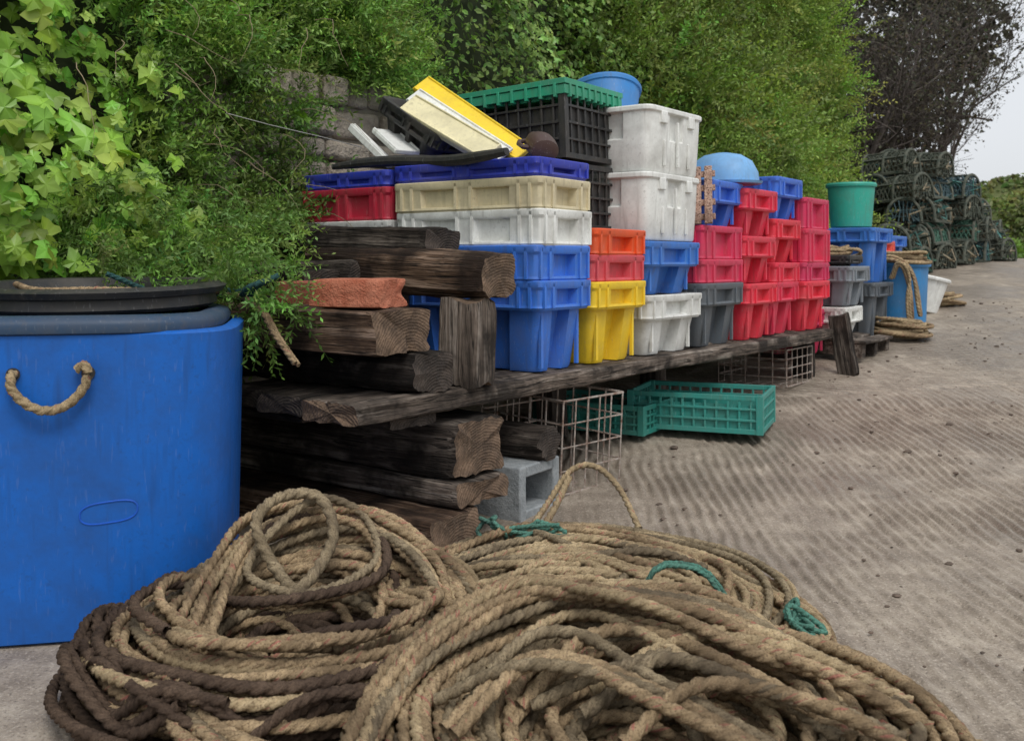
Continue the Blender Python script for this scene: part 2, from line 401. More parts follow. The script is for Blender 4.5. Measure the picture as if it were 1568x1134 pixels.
def fishbox(t0,s0,z0,W,L,H,col='white'):
    b=MB()
    rings=[]
    for z,ins,d in ((0,.02,0),(.01,.015,0),(H*.50,.008,.0),(H*.52,.008,.018),(H*.9,.004,.018),(H*.92,-.004,0),(H-.004,-.004,0),(H,0,0),(H,.02,0),(H-.04,.035,0)):
        rings.append([(x,y,z) for x,y in outline(W-2*ins,L-2*ins,.04,d,d,.13)])
    b.loft(rings)
    for fx in (-.25,.25):
        b.box((fx*W,-L/2+.004,H*.84),(.05,.022,.05))
    b.box((0,-L/2-.0,H*.45),(.012,.012,H*.7))
    b.box((.22*W,-L/2+.006,H*.3),(.012,.012,H*.4)); b.box((-.22*W,-L/2+.006,H*.3),(.012,.012,H*.4))
    return b.obj('fish_box',[M[col]],P(t0+W/2,s0+L/2,z0),(0,0,ROT+random.uniform(-.03,.03)),.007)
fishbox(.80,.01,.962,.50,.62,.285); fishbox(.81,.0,1.249,.49,.62,.275)

def lattice(name,col,W,L,H,loc,rot,nv=7,nh=4,bar=.012,lid=None):
    b=MB()
    for sx in (-1,1):
        for sy in (-1,1): b.box((sx*(W/2-.012),sy*(L/2-.012),H/2),(.03,.03,H))
    for i in range(nh+1):
        z=.012+(H-.024)*i/nh; h=.022 if i in (0,nh) else .010
        for sy in (-1,1): b.box((0,sy*(L/2-.006),z),(W-.03,bar,h))
        for sx in (-1,1): b.box((sx*(W/2-.006),0,z),(bar,L-.03,h))
    for sy in (-1,1):
        for k in range(1,nv): b.box((-W/2+W*k/nv,sy*(L/2-.007),H/2),(.010,bar*.7,H-.02))
    nl=int(nv*L/W)
    for sx in (-1,1):
        for k in range(1,nl): b.box((sx*(W/2-.007),-L/2+L*k/nl,H/2),(bar*.7,.010,H-.02))
    for sx in (-1,1): b.box((sx*(W/2-.016),0,H*.4),(.003,L-.05,H*.7))
    for sy in (-1,1): b.box((0,sy*(L/2-.016),H*.4),(W-.05,.003,H*.7))
    b.box((0,0,.008),(W-.03,L-.03,.008))
    ms=[M[col]]
    if lid:
        ms.append(M[lid])
        b.box((0,0,H+.012),(W+.03,L+.03,.022),mi=1)
        b.box((0,0,H-.02),(W+.022,L+.022,.036),mi=1)
        for k in range(9):
            b.box((-W/2+W*(k+.5)/9,0,H-.022),(.012,L+.036,.055),mi=1)
            b.box((0,-L/2+L*(k+.5)/9,H-.022),(W+.036,.012,.055),mi=1)
        for k in range(6): b.box((0,-L/2+L*(k+.5)/6,H+.026),(W*.9,.014,.008),mi=1)
    return b.obj(name,ms,loc,rot,.002)
lattice('lattice_crate','black',.44,.62,.27,P(.67,.50,1.0),(0,0,ROT),nv=8)
lattice('lattice_crate','black',.44,.62,.29,P(.67,.50,1.272),(math.radians(-2),0,ROT+.02),nv=8,lid='green')
lattice('lattice_crate','teal',.42,.60,.17,P(1.42,.06,float(g(4.5))+.035),(0,0,ROT+.25),nv=9,nh=3)
lattice('lattice_crate','teal',.40,.55,.13,P(1.2,.45,float(g(4.7))+.01),(0,0,ROT+.1),nv=9,nh=3)

def board(name,a,b,w,h,mat,bev=.004,twist=0):
    a=Vector(a);b_=Vector(b);d=b_-a; mb=MB(); mb.box((0,0,0),(d.length,w,h)); mb.box((0,w/2-.006,h/2),(d.length*.98,.008,.012)); mb.box((0,-w/2+.006,h/2),(d.length*.98,.008,.012))
    q=d.to_track_quat('X','Z'); 
    return mb.obj(name,[mat],(a+b_)/2,(q@Matrix.Rotation(twist,3,'X').to_quaternion()).to_euler(),bev)
board('plastic_board',P(.14,.73,1.50),P(.12,.29,1.27),.10,.035,M['cream'],twist=.8)
board('plastic_board',P(.18,.74,1.545),P(.16,.26,1.27),.08,.014,M['white'],twist=.8)
board('plastic_board',P(.24,.75,1.60),P(.22,.22,1.275),.09,.022,M['yellow'],twist=.8)
board('plastic_board',P(.05,.96,1.42),P(.05,.74,1.25),.025,.03,M['white'])
board('plastic_board',P(.12,.84,1.40),P(.08,.68,1.30),.12,.02,M['white'])
o=crate('black',.08,.30,.58,1.32,.15,L=.36,rim=.06,name='plastic_tray',tilt=math.radians(32))
b=MB(); pts=[P(-.01+.04*math.sin(i*.5),1.0-.1*i,1.255+.012*math.sin(i*.7)) for i in range(10)]
b.tube(pts,[.012,.019,.022,.022,.024,.022,.022,.022,.02,.014],10); b.obj('rubber_hose',[M['black']])
b=MB(); b.lathe([(.03,-.075),(.05,-.07),(.056,-.02),(.056,.03),(.045,.065),(.02,.085),(.018,.105),(.023,.107),(.023,.13),(.0,.132)],20,sx=1.0,sy=.8)
b.tube([(.045,0,.06),(.07,0,.05),(.078,0,.02),(.07,0,-.02),(.05,0,-.03)],.009,8)
b.obj('plastic_jug',[M['brown']],P(.13,.08,1.290),(math.radians(68),0,ROT+2.4))
def tub(name,r0,r1,H,mat,loc,rot=(0,0,0),lip=.015,sx=1,sy=1,n=40):
    b=MB(); b.lathe([(r0*.9,0),(r0,.01),(r1-.003,H-.03),(r1+lip,H-.028),(r1+lip+.003,H-.012),(r1+lip-.003,H),(r1-.004,H),(r1-.012,H-.03),(r0-.012,.02)],n,sx=sx,sy=sy)
    return b.obj(name,[mat],loc,rot)
tub('plastic_bucket',.13,.15,.21,M['skyb'],P(1.14,.42,1.485),(math.radians(-12),math.radians(20),ROT),sx=1.0,sy=1.15,lip=.004)
b=MB(); b.lathe([(.165,0),(.17,.012),(.155,.014),(.15,.06),(.125,.115),(.08,.148),(.03,.16),(0.001,.161)],40,sx=1.0,sy=1.2,cap1=False)
b.obj('plastic_bowl',[M['pale']],P(1.86,.16,1.262),(0,0,ROT))
def slats():
    b=MB()
    for k in range(3): b.bar((0,-.02+.05*k,0),(.02,-.02+.05*k,.30),.035,.012)
    for k in range(4): b.bar((.015+.005*k,-.05,.04+.075*k),(.015+.005*k,.13,.04+.075*k),.010,.030)
    b.obj('wooden_slats',[W_pink],P(1.31,.0,1.045),(math.radians(-4),math.radians(22),ROT+.3),.002)
slats()

# ---------- timber
def plank(name,L,W,H,a,rotz,mats,rnd=.012,seed=0,pitch=0,amp=.005,roll=0,taper=0):
    n=40; nr=max(8,int(L/.03))
    base=[]
    per=2*(W+H)
    for k in range(n):
        q=(k+.5)/n*per
        if q<W: y,z=-W/2+q,-H/2
        elif q<W+H: y,z=W/2,-H/2+(q-W)
        elif q<2*W+H: y,z=W/2-(q-W-H),H/2
        else: y,z=-W/2,H/2-(q-2*W-H)
        ay=max(0,abs(y)-(W/2-rnd)); az_=max(0,abs(z)-(H/2-rnd))
        if ay>0 and az_>0:
            l=math.hypot(ay,az_); 
            if l>rnd: y=math.copysign(W/2-rnd+ay/l*rnd,y); z=math.copysign(H/2-rnd+az_/l*rnd,z)
        base.append((y,z))
    base=np.array(base); X=np.linspace(0,L,nr); idx=np.arange(n)
    XX,KK=np.meshgrid(X,idx,indexing='ij')
    yy=base[:,0][None,:].repeat(nr,0); zz=base[:,1][None,:].repeat(nr,0)
    rr=np.hypot(yy,zz)
    dsp=amp*n3(XX*5,yy*14,zz*14,seed)+amp*.8*n3(XX*1.2,yy*90,zz*90,seed+1)+amp*.5*n3(XX*20,yy*40,zz*40,seed+2)
    edge=np.minimum(XX,L-XX); end=np.clip(edge/.02,0,1)
    sc_=(1-.05*(1-end)**2)*(1+dsp/rr)*(1-taper*XX/L)
    yy=yy*sc_; zz=zz*sc_
    bend=.006*np.sin(XX*3+seed)
    xx=XX+.014*n3(yy*30,zz*30,XX*0+seed,4)*(1-np.clip(edge/.05,0,1))
    Vv=np.stack([xx,yy+bend,zz+H/2],2).reshape(-1,3)
    i,k=np.meshgrid(np.arange(nr-1),idx,indexing='ij'); i=i.ravel();k=k.ravel();k2=(k+1)%n
    F=np.stack([i*n+k,i*n+k2,(i+1)*n+k2,(i+1)*n+k],1)
    c0=len(Vv); Vv=np.vstack([Vv,[[Vv[:n,0].mean(),0,H/2]],[[Vv[-n:,0].mean(),0,H/2]]])
    t1=np.stack([idx*0+c0,(idx+1)%n,idx],1); b0=(nr-1)*n; t2=np.stack([idx*0+c0+1,b0+idx,b0+(idx+1)%n],1)
    me=np_mesh(name,Vv,[F,t1,t2],mats,smooth=True,mi=np.concatenate([np.zeros(len(F)),np.ones(2*n)]))
    me.set_sharp_from_angle(angle=math.radians(40))
    return add(name,me,a,(roll,-pitch,rotz))
RN=ROT+math.pi/2
def pl(name,t,s0,z,L,W,H,mats,dr=0,**k):
    return plank(name,L,W,H,P(t,s0,z),RN+dr,mats,**k)
WD=[W_dark,E_dark]; WG=[W_grey,E_brn]; WB=[W_brn,E_brn]
pl('timber_plank',-.52,-.06,.005,1.25,.26,.115,WB,seed=3,dr=.04)
pl('timber_plank',-.38,-.05,.125,1.3,.26,.075,WG,seed=5,dr=-.03)
pl('timber_sleeper',-.365,-.03,.208,1.3,.25,.175,[W_dark,E_brn],seed=8,amp=.007)
pl('timber_plank',-.70,.30,.39,.95,.20,.03,WD,seed=9)
pl('timber_plank',-.62,.02,.384,1.2,.2,.033,WD,seed=12,dr=.03)
plank('bench_plank',3.95,.22,.062,P(-.88,.10,.418),ROT,WG,seed=21,amp=.007)
plank('bench_plank',3.9,.22,.058,P(-.85,.34,.420),ROT,WD,seed=22,amp=.005)
plank('bench_plank',3.8,.22,.058,P(-.80,.58,.420),ROT,WD,seed=23,amp=.005)
plank('bench_plank',3.3,.24,.058,P(-.3,.84,.420),ROT,WD,seed=24,amp=.005)
pl('timber_post',-.55,-.0,.483,1.1,.20,.115,[W_dark,E_dark],rnd=.05,seed=31,amp=.010)
pl('timber_plank',-.66,.02,.603,1.0,.26,.13,WB,seed=33,dr=.03,amp=.006)
plank('timber_sleeper',.265,.135,.14,P(-.36,.10,.485),RN+.1,WG,seed=35,pitch=math.radians(90),amp=.006)
pl('timber_post',-.30,-.05,.755,.85,.17,.145,WB,rnd=.05,seed=37,amp=.008,pitch=math.radians(1.5),dr=-.05)
pl('timber_plank',-.17,.28,.895,.85,.20,.09,WD,seed=39,dr=.06,amp=.006,pitch=math.radians(2))
pl('timber_plank',-.26,.50,.60,.7,.30,.28,WD,seed=41)
pl('timber_plank',-.45,.55,.735,.6,.25,.11,WD,seed=43)
pl('timber_post',.02,-.03,.19,.6,.12,.115,[W_dark,E_dark],rnd=.055,seed=45,amp=.012)
def brick(t,s,z,mat,dr=0,L=.215,W=.105,H=.068):
    return plank('clay_brick',L,W,H,P(t,s,z),RN+dr,[mat,mat],rnd=.006,seed=int(t*100)+60,amp=.0025)
brick(-.66,.06,.737,M_brick,.25,.24,.13,.085); brick(-.62,.36,.735,M_brick2,-.1,.24,.12,.075)
bb=MB(); W_,D_,H_=.26,.42,.19
for x in (-.5,.5): bb.box((x*(W_-.04),0,H_/2),(.04,D_,H_))
for z in (.02,H_-.02): bb.box((0,0,z),(W_-.082,D_-.004,.04))
bb.box((0,.05,H_/2),(W_-.082,.03,H_-.082))
bb.obj('concrete_block',[M_conc],P(-.03,.19,.0),(0,0,ROT+.06),.006)
def wire(name,W,L,H,loc,rot,nx=5,nz=4,r=.0035):
    b=MB()
    for z in np.linspace(0,H,nz+1):
        b.tube([(-W/2,-L/2,z),(W/2,-L/2,z),(W/2,L/2,z),(-W/2,L/2,z)],r*(1.4 if z in(0,H) else 1),6,closed=True)
    for i in range(nx+1):
        x=-W/2+W*i/nx; b.tube([(x,-L/2,H),(x,-L/2,0),(x,L/2,0),(x,L/2,H)],r,6)
    for i in range(nx+1):
        y=-L/2+L*i/nx; b.tube([(-W/2,y,H),(-W/2,y,0),(W/2,y,0),(W/2,y,H)],r,6)
    return b.obj(name,[M_rust],loc,rot)
wire('wire_crate',.36,.40,.34,P(.36,.20,float(g(3.7))+.01),(math.radians(3),0,ROT-.1))
wire('wire_crate',.40,.40,.20,P(2.65,.25,float(g(5.6))+.01),(0,0,ROT))
for t_ in (1.0,1.95,3.0):
    y=P(t_,.1).y; plank('bench_leg',.42-float(g(y))+.02,.10,.12,P(t_-.04,.12 if t_==3. else .55,float(g(y))-.02),ROT,WD,seed=int(t_*50),pitch=math.radians(90))
plank('timber_plank',.36,.05,.12,P(3.12,-.02,float(g(5.85))-.01),RN-.1,WD,seed=77,pitch=math.radians(80))

# ---------- blue tub (square, rounded corners, slightly tapered)
TC=Vector((-1.13,2.63,0)); TR=.40; PW=4.6; TROT=math.radians(12)
b=MB(); b.lathe([(.362,0),(.382,.010),(.386,.05),(TR-.002,.66),(TR,.705),(TR-.008,.712),(TR-.03,.712),(TR-.05,.1)],112,p=PW)
root=b.obj('plastic_tub',[M['tub']],TC,(0,0,TROT),ang=50)
b=MB(); b.lathe([(TR-.05,.70),(TR-.014,.704),(TR-.002,.710),(TR+.002,.728),(TR-.006,.742),(TR-.03,.750),(TR-.06,.745),(TR-.065,.72)],112,sx=.95,p=PW-.6); b.obj('rolled_lip',[M['lip']],(-.015,-.01,0),parent=root,ang=50)
def fy(x,z=.6): r=.386+.014*z/.66; return -r*(1-abs(x/r)**PW)**(1/PW)
b=MB()
pts=[]
for i in range(40):
    q=2*math.pi*i/40; uu=.062*math.copysign(abs(math.cos(q))**.6,math.cos(q)); vv=.024*math.copysign(abs(math.sin(q))**.8,math.sin(q))
    z=.30+vv+.1*uu; x=.13+uu; pts.append((x,fy(x,z)+.0010,z))
b.tube(pts,.0020,6,closed=True); b.obj('embossed_mark',[M['tub']],(0,0,0),parent=root)
b=MB()
for x in (-.07,.088): b.tube([(x,fy(x)+.01,.62),(x,fy(x)-.003,.62)],.015,14)
b.obj('handle_holes',[M['black']],(0,0,0),parent=root)
b=MB(); b.lathe([(.30,0),(.315,.01),(.31,.035),(.33,.04),(.34,.055),(.32,.065),(.29,.063),(.27,.03)],64)
b.obj('rubber_tray',[M['black']],TC+Vector((.0,.08,.752)),(math.radians(2),0,0))

# ---------- ropes
def catmull(pts,closed,step=.02):
    pts=np.array(pts,float); n=len(pts); out=[]
    for i in (range(n) if closed else range(n-1)):
        p0=pts[(i-1)%n] if closed or i>0 else 2*pts[0]-pts[1]; p1=pts[i]; p2=pts[(i+1)%n]; p3=pts[(i+2)%n] if closed or i<n-2 else 2*pts[-1]-pts[-2]
        k=max(2,int(np.linalg.norm(p2-p1)/step)); t=np.linspace(0,1,k,endpoint=False)[:,None]
        out.append(.5*((2*p1)+(-p0+p2)*t+(2*p0-5*p1+4*p2-p3)*t**2+(-p0+3*p1-3*p2+p3)*t**3))
    if not closed: out.append(pts[-1:])
    return np.vstack(out)
def resample(c,closed,step):
    cc=np.vstack([c,c[:1]]) if closed else c
    d=np.concatenate([[0],np.cumsum(np.linalg.norm(np.diff(cc,axis=0),axis=1))]); n=max(6,int(d[-1]/step))
    q=np.linspace(0,d[-1],n,endpoint=not closed)
    return np.stack([np.interp(q,d,cc[:,j]) for j in range(3)],1),q,d[-1]
class Rope:
    def __init__(s,var=None): s.V=[];s.F=[];s.UV=[];s.MI=[];s.n=0;s.var=var
    def strand(s,c,r,closed=False,lay=None,step=None,mi=0,lob=.34,K=12):
        if mi==0 and s.var: mi=int(rng.choice(s.var))
        lay=lay or r*7.0; step=step or lay/10
        c,q,L=resample(np.asarray(c),closed,step); N=len(c)
        if closed: lay=L/max(1,round(L/lay))
        tg=(np.roll(c,-1,0)-np.roll(c,1,0)) if closed else np.gradient(c,axis=0)
        tg/=np.linalg.norm(tg,axis=1)[:,None]+1e-9
        up=np.tile([0,0,1.],(N,1))
        side=np.cross(tg,up); ln=np.linalg.norm(side,axis=1)[:,None]; side=side/np.maximum(ln,1e-6); up=np.cross(side,tg)
        th=2*np.pi*np.arange(K)/K; ph=2*np.pi*q/lay
        A=th[None,:]+ph[:,None]
        rr=r*((1-lob)+lob*np.abs(np.cos(1.5*th))**.8)[None,:]*(1+.04*rng.standard_normal((N,1)))*1.10
        v=c[:,None,:]+(np.cos(A)*rr)[...,None]*side[:,None,:]+(np.sin(A)*rr)[...,None]*up[:,None,:]
        s.V.append(v.reshape(-1,3))
        M_=N if closed else N-1
        i,k=np.meshgrid(np.arange(M_),np.arange(K),indexing='ij'); i=i.ravel();k=k.ravel(); j=(i+1)%N; k2=(k+1)%K
        s.F.append(np.stack([i*K+k,i*K+k2,j*K+k2,j*K+k],1)+s.n)
        off=rng.random()*50; u0=q[i]+off; u1=u0+step
        v0=k/K+off; v1=(k+1)/K+off
        s.UV.append(np.stack([np.stack([u0,v0],1),np.stack([u0,v1],1),np.stack([u1,v1],1),np.stack([u1,v0],1)],1).reshape(-1,2))
        s.MI.append(np.full(len(i),mi)); s.n+=N*K
    def bundle(s,pts,offs,r,closed=True,wob=.5,mi=0,floor=True,wfreq=5.,mis=None,ecc=0.):
        base,_,L=resample(catmull(pts,closed),closed,.025); N=len(base); cen=base.mean(0)
        tg=(np.roll(base,-1,0)-np.roll(base,1,0)) if closed else np.gradient(base,axis=0)
        tg[:,2]=0; tg/=np.linalg.norm(tg,axis=1)[:,None]+1e-9; side=np.stack([tg[:,1],-tg[:,0],0*tg[:,0]],1)
        for idx,(a,b) in enumerate(offs):
            sd=rng.integers(1000)
            na=n3(base[:,0]*wfreq,base[:,1]*wfreq,np.full(N,idx*7.3),int(sd)); nb=n3(base[:,0]*wfreq,base[:,1]*wfreq,np.full(N,idx*3.1+50),int(sd))
            lf=n3(base[:,0]*1.6,base[:,1]*1.6,np.full(N,idx*1.7),int(sd)+3)
            c=base+side*(a+wob*r*1.6*na+wob*r*2.5*lf)[:,None]; c[:,2]+=b+wob*r*.9*nb
            if ecc:
                e=rng.normal(0,ecc,2); c[:,0]+=e[0]; c[:,1]+=e[1]
                th=np.arctan2(base[:,1]-cen[1],base[:,0]-cen[0]); c[:,2]+=ecc*.45*rng.normal()*np.cos(2*th+rng.random()*6)+ecc*.3*rng.normal()*np.cos(th+rng.random()*6)
            if floor: c[:,2]=np.maximum(c[:,2],r*.9)
            s.strand(c,r*rng.uniform(.86,1.08),closed,mi=mi if mis is None else mis[idx])
    def obj(s,name,mats):
        me=np_mesh(name,np.vstack(s.V),[np.vstack(s.F)],mats,smooth=True,uv=np.vstack(s.UV),mi=np.concatenate(s.MI)); return add(name,me)
def pack(n_bottom,layers,r,jit=.25,shrink=1,zf=1.65):
    o=[]
    for j in range(layers):
        n=n_bottom-j*shrink
        for i in range(n): o.append(((i-(n-1)/2)*2.05*r+rng.normal()*jit*r,(1+zf*j)*r+rng.normal()*jit*r*.4))
    return o
def ell(cx,cy,rx,ry,z=0,rot=0,n=14,zfun=None):
    out=[]
    for i in range(n):
        a=2*math.pi*i/n; x=rx*math.cos(a); y=ry*math.sin(a); c,s_=math.cos(rot),math.sin(rot)
        out.append((cx+x*c-y*s_,cy+x*s_+y*c,z+(zfun(a) if zfun else 0)))
    return out
rA=.0112
R=Rope([0,0,0,2,3])
offs=[o_ for o_ in pack(14,8,rA,.6,1) if o_[1]>2*rA or abs(o_[0])>.06]
mis=[1 if (a>.065 and rng.random()<.75) else (1 if rng.random()<.10 else 0) for a,b_ in offs]
R.bundle(ell(-.45,2.06,.29,.27,.0,.2,zfun=lambda a:.05*max(0,math.sin(a+.3))),offs,rA,mis=mis,wob=1.3,ecc=.020)
R.bundle(ell(-.50,2.05,.13,.12,.0),pack(7,5,rA,.5),rA,wob=1.3,ecc=.028,mis=[int(rng.random()<.25) for _ in range(25)])
for i in range(14):
    f=i/13
    R.bundle([(-.60+.02*f,2.30,.17+.008*i),(-.38+.03*f,2.36,.22+.005*i),(-.20+.045*f,2.22,.22),(-.12+.06*f,2.0,.15),(-.14+.05*f,1.76,.06),(-.3,1.62-.02*f,.05),(-.5,1.66,.09),(-.62+.03*f,1.9,.13)],[(0,0)],rA,wob=1.1,ecc=.014)
R.bundle([(-.50,2.14,.20),(-.57,2.20,.29),(-.54,2.28,.33),(-.45,2.30,.33),(-.40,2.22,.26),(-.44,2.08,.19)],[(0,0)],rA*1.1,wob=.2,floor=False)
R.bundle([(-.58,2.16,.20),(-.52,2.28,.29),(-.44,2.35,.315),(-.34,2.34,.27),(-.30,2.2,.21),(-.42,2.05,.19)],[(0,0)],rA,wob=.3,floor=False)
R.bundle([(-.66,2.16,.16),(-.58,2.28,.25),(-.44,2.36,.28),(-.32,2.32,.25),(-.28,2.14,.20),(-.50,2.0,.19)],[(0,0),(.02,-.01)],rA,wob=.5,floor=False,mis=[1,0])
for i in range(12):
    a0=2.0+i*.2; R.bundle([(-.45+(.41+.02*math.sin(i*3+j))*math.cos(a0+j*.25),2.06+.39*math.sin(a0+j*.25),.04+.10*abs(math.sin(j*.9+i))) for j in range(6)],[(0,0)],rA*.95,closed=False,mi=1,wob=1.0)
for i in range(16):
    a=rng.random()*6.28; x0,y0=-.45+.25*math.cos(a),2.06+.25*math.sin(a); sg=1 if i%2 else -1
    R.bundle([(x0,y0,.17),(x0+.12*math.cos(a+sg*1.4),y0+.12*math.sin(a+sg*1.4),.195),(x0+.22*math.cos(a+sg*1.9),y0+.22*math.sin(a+sg*1.9),.19),(x0+.3*math.cos(a+sg*2.3),y0+.3*math.sin(a+sg*2.3),.15)],[(0,0)],rA,closed=False,wob=.8,mi=int(i%4==0))
R.obj('rope_coil',[R_tan,R_mud,R_grn,R_tan2])
R=Rope([0,0,0,1,2]); rB=.0100
R.bundle(ell(.20,2.27,.33,.30,.0,zfun=lambda a:.03*math.sin(a)),[o_ for o_ in pack(16,8,rB,.6,1) if o_[1]>2*rB],rB,wob=1.4,ecc=.022)
R.bundle(ell(.14,2.22,.13,.12,.0),pack(8,6,rB,.5,1),rB,wob=1.3,ecc=.03)
for i in range(9):
    R.bundle([(-.20-.01*i,2.16,.14),(-.05,2.36+.018*i,.17),(.2,2.46+.014*i,.175),(.46,2.34+.017*i,.13),(.60,2.1,.08),(.40,1.95,.13),(.1,1.98,.17)],[(0,.002*i)],rB,wob=1.4,ecc=.014)
for i in range(22):
    x0=-.2+rng.random()*.25; y0=2.08+rng.random()*.30
    R.bundle([(x0,y0,.13),(x0+.15,y0+.07*rng.normal(),.185),(x0+.3,y0-.05+.07*rng.normal(),.185),(x0+.42,y0-.1*rng.random(),.14)],[(0,0)],rB,closed=False,wob=1.3)
R.bundle([(-.02,2.42,.14),(.03,2.6,.15),(.10,2.78,.20),(.17,2.86,.275),(.24,2.86,.285),(.30,2.78,.24),(.34,2.66,.16)],[(0,0)],rB,closed=False,wob=.1)
R.bundle([(.0,2.4,.14),(.02,2.55,.13),(.10,2.70,.18),(.16,2.83,.26)],[(0,0)],rB,closed=False,wob=.1)
R.obj('rope_coil',[R_tan2,R_tan,R_grn])
R=Rope([0,0,0,1,2]); rC=.0120
R.bundle(ell(.24,1.66,.36,.33,.0,zfun=lambda a:.035*math.sin(a)),[o_ for o_ in pack(15,6,rC,.55,1) if o_[1]>2*rC or abs(o_[0])>.1],rC,wob=1.2,ecc=.020)
for i in range(12):
    f=i/11
    R.bundle([(-.25,1.50+.01*i,.10),(-.17,1.78,.15+.003*i),(.02,1.97,.185+.004*i),(.24,2.02-.02*i,.21+.004*i),(.44,1.98-.02*i,.19),(.60+.02*f,1.86-.01*i,.10),(.80,1.74-.014*i,.03),(1.1,1.55-.02*i,.0)],[(0,0)],rC,closed=False,wob=1.1)
R.bundle(ell(.22,1.62,.17,.14,.0),pack(9,5,rC,.5),rC,wob=1.3,ecc=.035)
for i in range(12):
    x0=-.15+rng.random()*.35;y0=1.5+rng.random()*.3
    R.bundle([(x0,y0,.13),(x0+.15,y0+.07+.05*rng.normal(),.195),(x0+.32,y0+.05*rng.normal(),.185),(x0+.5,y0-.1,.12)],[(0,0)],rC,closed=False,wob=1.1)
R.obj('rope_coil',[R_tan,R_tan2,R_grn])
R=Rope()
def knot(c,s_,n,r):
    R.bundle([(c[0]+rng.normal()*s_[0],c[1]+rng.normal()*s_[1],c[2]+rng.normal()*s_[2]) for i in range(n)],[(0,0)],r,closed=False,wob=.1,floor=False)
knot((-.04,2.52,.20),(.03,.03,.022),18,.006); knot((.06,2.52,.195),(.05,.02,.014),16,.006)
knot((.60,2.08,.13),(.018,.05,.02),18,.0055)
R.bundle([(.28,2.07,.205),(.30,2.065,.24),(.34,2.06,.248),(.40,2.05,.235),(.44,2.03,.18)],[(0,0),(.012,.0)],.0055,closed=False,wob=.4)
R.obj('teal_rope',[R_teal])
def T(x,y,z): return tuple(Matrix.Translation(TC)@Matrix.Rotation(TROT,4,'Z')@Vector((x,y,z)))
F0=fy(0)-.003
R=Rope()
R.bundle([T(-.07,F0+.01,.622),T(-.072,F0-.016,.62),T(-.068,F0-.026,.59),T(-.035,F0-.028,.555),T(.005,F0-.028,.538),T(.05,F0-.028,.552),T(.085,F0-.028,.59),T(.098,F0-.028,.63),T(.085,F0-.022,.645),T(.07,F0-.01,.63)],[(0,0)],.0105,closed=False,wob=.1)
R.obj('rope_handle',[R_tan2])
R=Rope()
R.bundle([(-.98,3.1,.80),(-.82,2.98,.775),(-.76,2.86,.77),(-.72,2.78,.80),(-.66,2.80,.83)],[(0,0),(.012,.006)],.008,closed=False,wob=.4)
R.bundle([(-.80,3.0,.79),(-.85,2.9,.77),(-.95,2.8,.765),(-1.1,2.7,.84)],[(0,0)],.008,closed=False,wob=.4)
R.obj('green_rope',[R_drk])
R=Rope(); R.bundle([(-.86,2.96,.77),(-.76,2.86,.765),(-.70,2.83,.73),(-.65,2.80,.66),(-.585,2.76,.585)],[(0,0),(.02,.008)],.008,closed=False,wob=.5,floor=False)
R.bundle([(-1.35,2.7,.81),(-1.2,2.5,.80),(-1.02,2.55,.80),(-.9,2.7,.79),(-.82,2.8,.79)],[(0,0)],.008,closed=False,wob=.3,floor=False)
R.obj('loose_rope',[R_tan])

# ---------- beyond the bench
def gz(v): return float(g(v.y))
def pallet(t,s,rot):
    b=MB()
    for k in range(5): b.box((0,-.3+.15*k,.11),(.6,.10,.018))
    for k in range(3): b.box((-.26+.26*k,0,.055),(.07,.66,.085))
    p=P(t,s); p.z=gz(p); return b.obj('wooden_pallet',[W_grey],p,(math.radians(4),0,rot),.003)
pallet(3.75,.28,ROT)
crate('white',3.35,.36,.02,gz(P(3.6,.2))+.125,.2,L=.5)
crate('lgrey',3.42,.40,.0,gz(P(3.6,.2))+.33,.25,L=.55); crate('grey',3.38,.40,.5,gz(P(3.6,.2))+.13,.6,L=.5)
crate('black',3.5,.3,.05,gz(P(3.6,.2))+.58,.07,L=.4,rim=.05,name='plastic_tray')
crate('red',3.12,.35,.15,.30,.28,L=.5);crate('red',3.12,.35,.15,.581,.28,L=.5);crate('blue',3.15,.35,.25,.862,.2,L=.5)
crate('grey',4.1,.5,.75,gz(P(4.3,.8)),.33,L=.5); crate('blue',4.1,.5,.75,gz(P(4.3,.8))+.331,.33,L=.5)
crate('grey',4.15,.5,.08,.33,.40,L=.45); crate('blue',4.15,.5,.08,.731,.38,L=.45)
tub('plastic_bucket',.14,.165,.32,M['tealtub'],P(4.36,.30,1.115),(0,0,0),lip=.008)
crate('blue',4.75,.5,.5,gz(P(4.8,.6))+.30,.24,L=.5); crate('white',5.3,.5,.55,gz(P(5.4,.6))+.3,.3,L=.5);crate('grey',4.75,.5,.5,gz(P(4.8,.6)),.30,L=.5);crate('grey',5.3,.5,.55,gz(P(5.4,.6)),.30,L=.5)
crate('coral',5.85,.4,.5,gz(P(5.9,.6))+.3,.26,L=.4);crate('grey',5.85,.4,.5,gz(P(5.9,.6)),.3,L=.4)
crate('grey',6.5,.5,.6,gz(P(6.6,.7)),.3,L=.45); crate('blue',6.5,.5,.6,gz(P(6.6,.7))+.301,.25,L=.45)
p=P(5.0,.14); p.z=gz(p); tub('plastic_barrel',.19,.21,.48,M['skyb'],p)
p=P(5.85,.22); p.z=gz(p); tub('plastic_barrel',.15,.19,.30,M['white'],p,(0,math.radians(12),0))
R=Rope([0,0,1])
p=P(5.0,.14); zt=gz(p)+.48
R.bundle(ell(p.x,p.y,.15,.15,zt),pack(6,4,.012,.3),.012,wob=1.2,floor=False,ecc=.02)
R.bundle([(p.x-.3,p.y-.1,zt-.05),(p.x-.15,p.y-.23,zt+.02),(p.x,p.y-.25,zt-.1),(p.x+.05,p.y-.28,zt-.4)],pack(3,2,.012,.3),.012,closed=False,floor=False)
p=P(4.5,.0); R.bundle(ell(p.x,p.y,.14,.12,gz(p)+.02),pack(6,6,.012,.3),.012,wob=1.5,floor=False,ecc=.02)
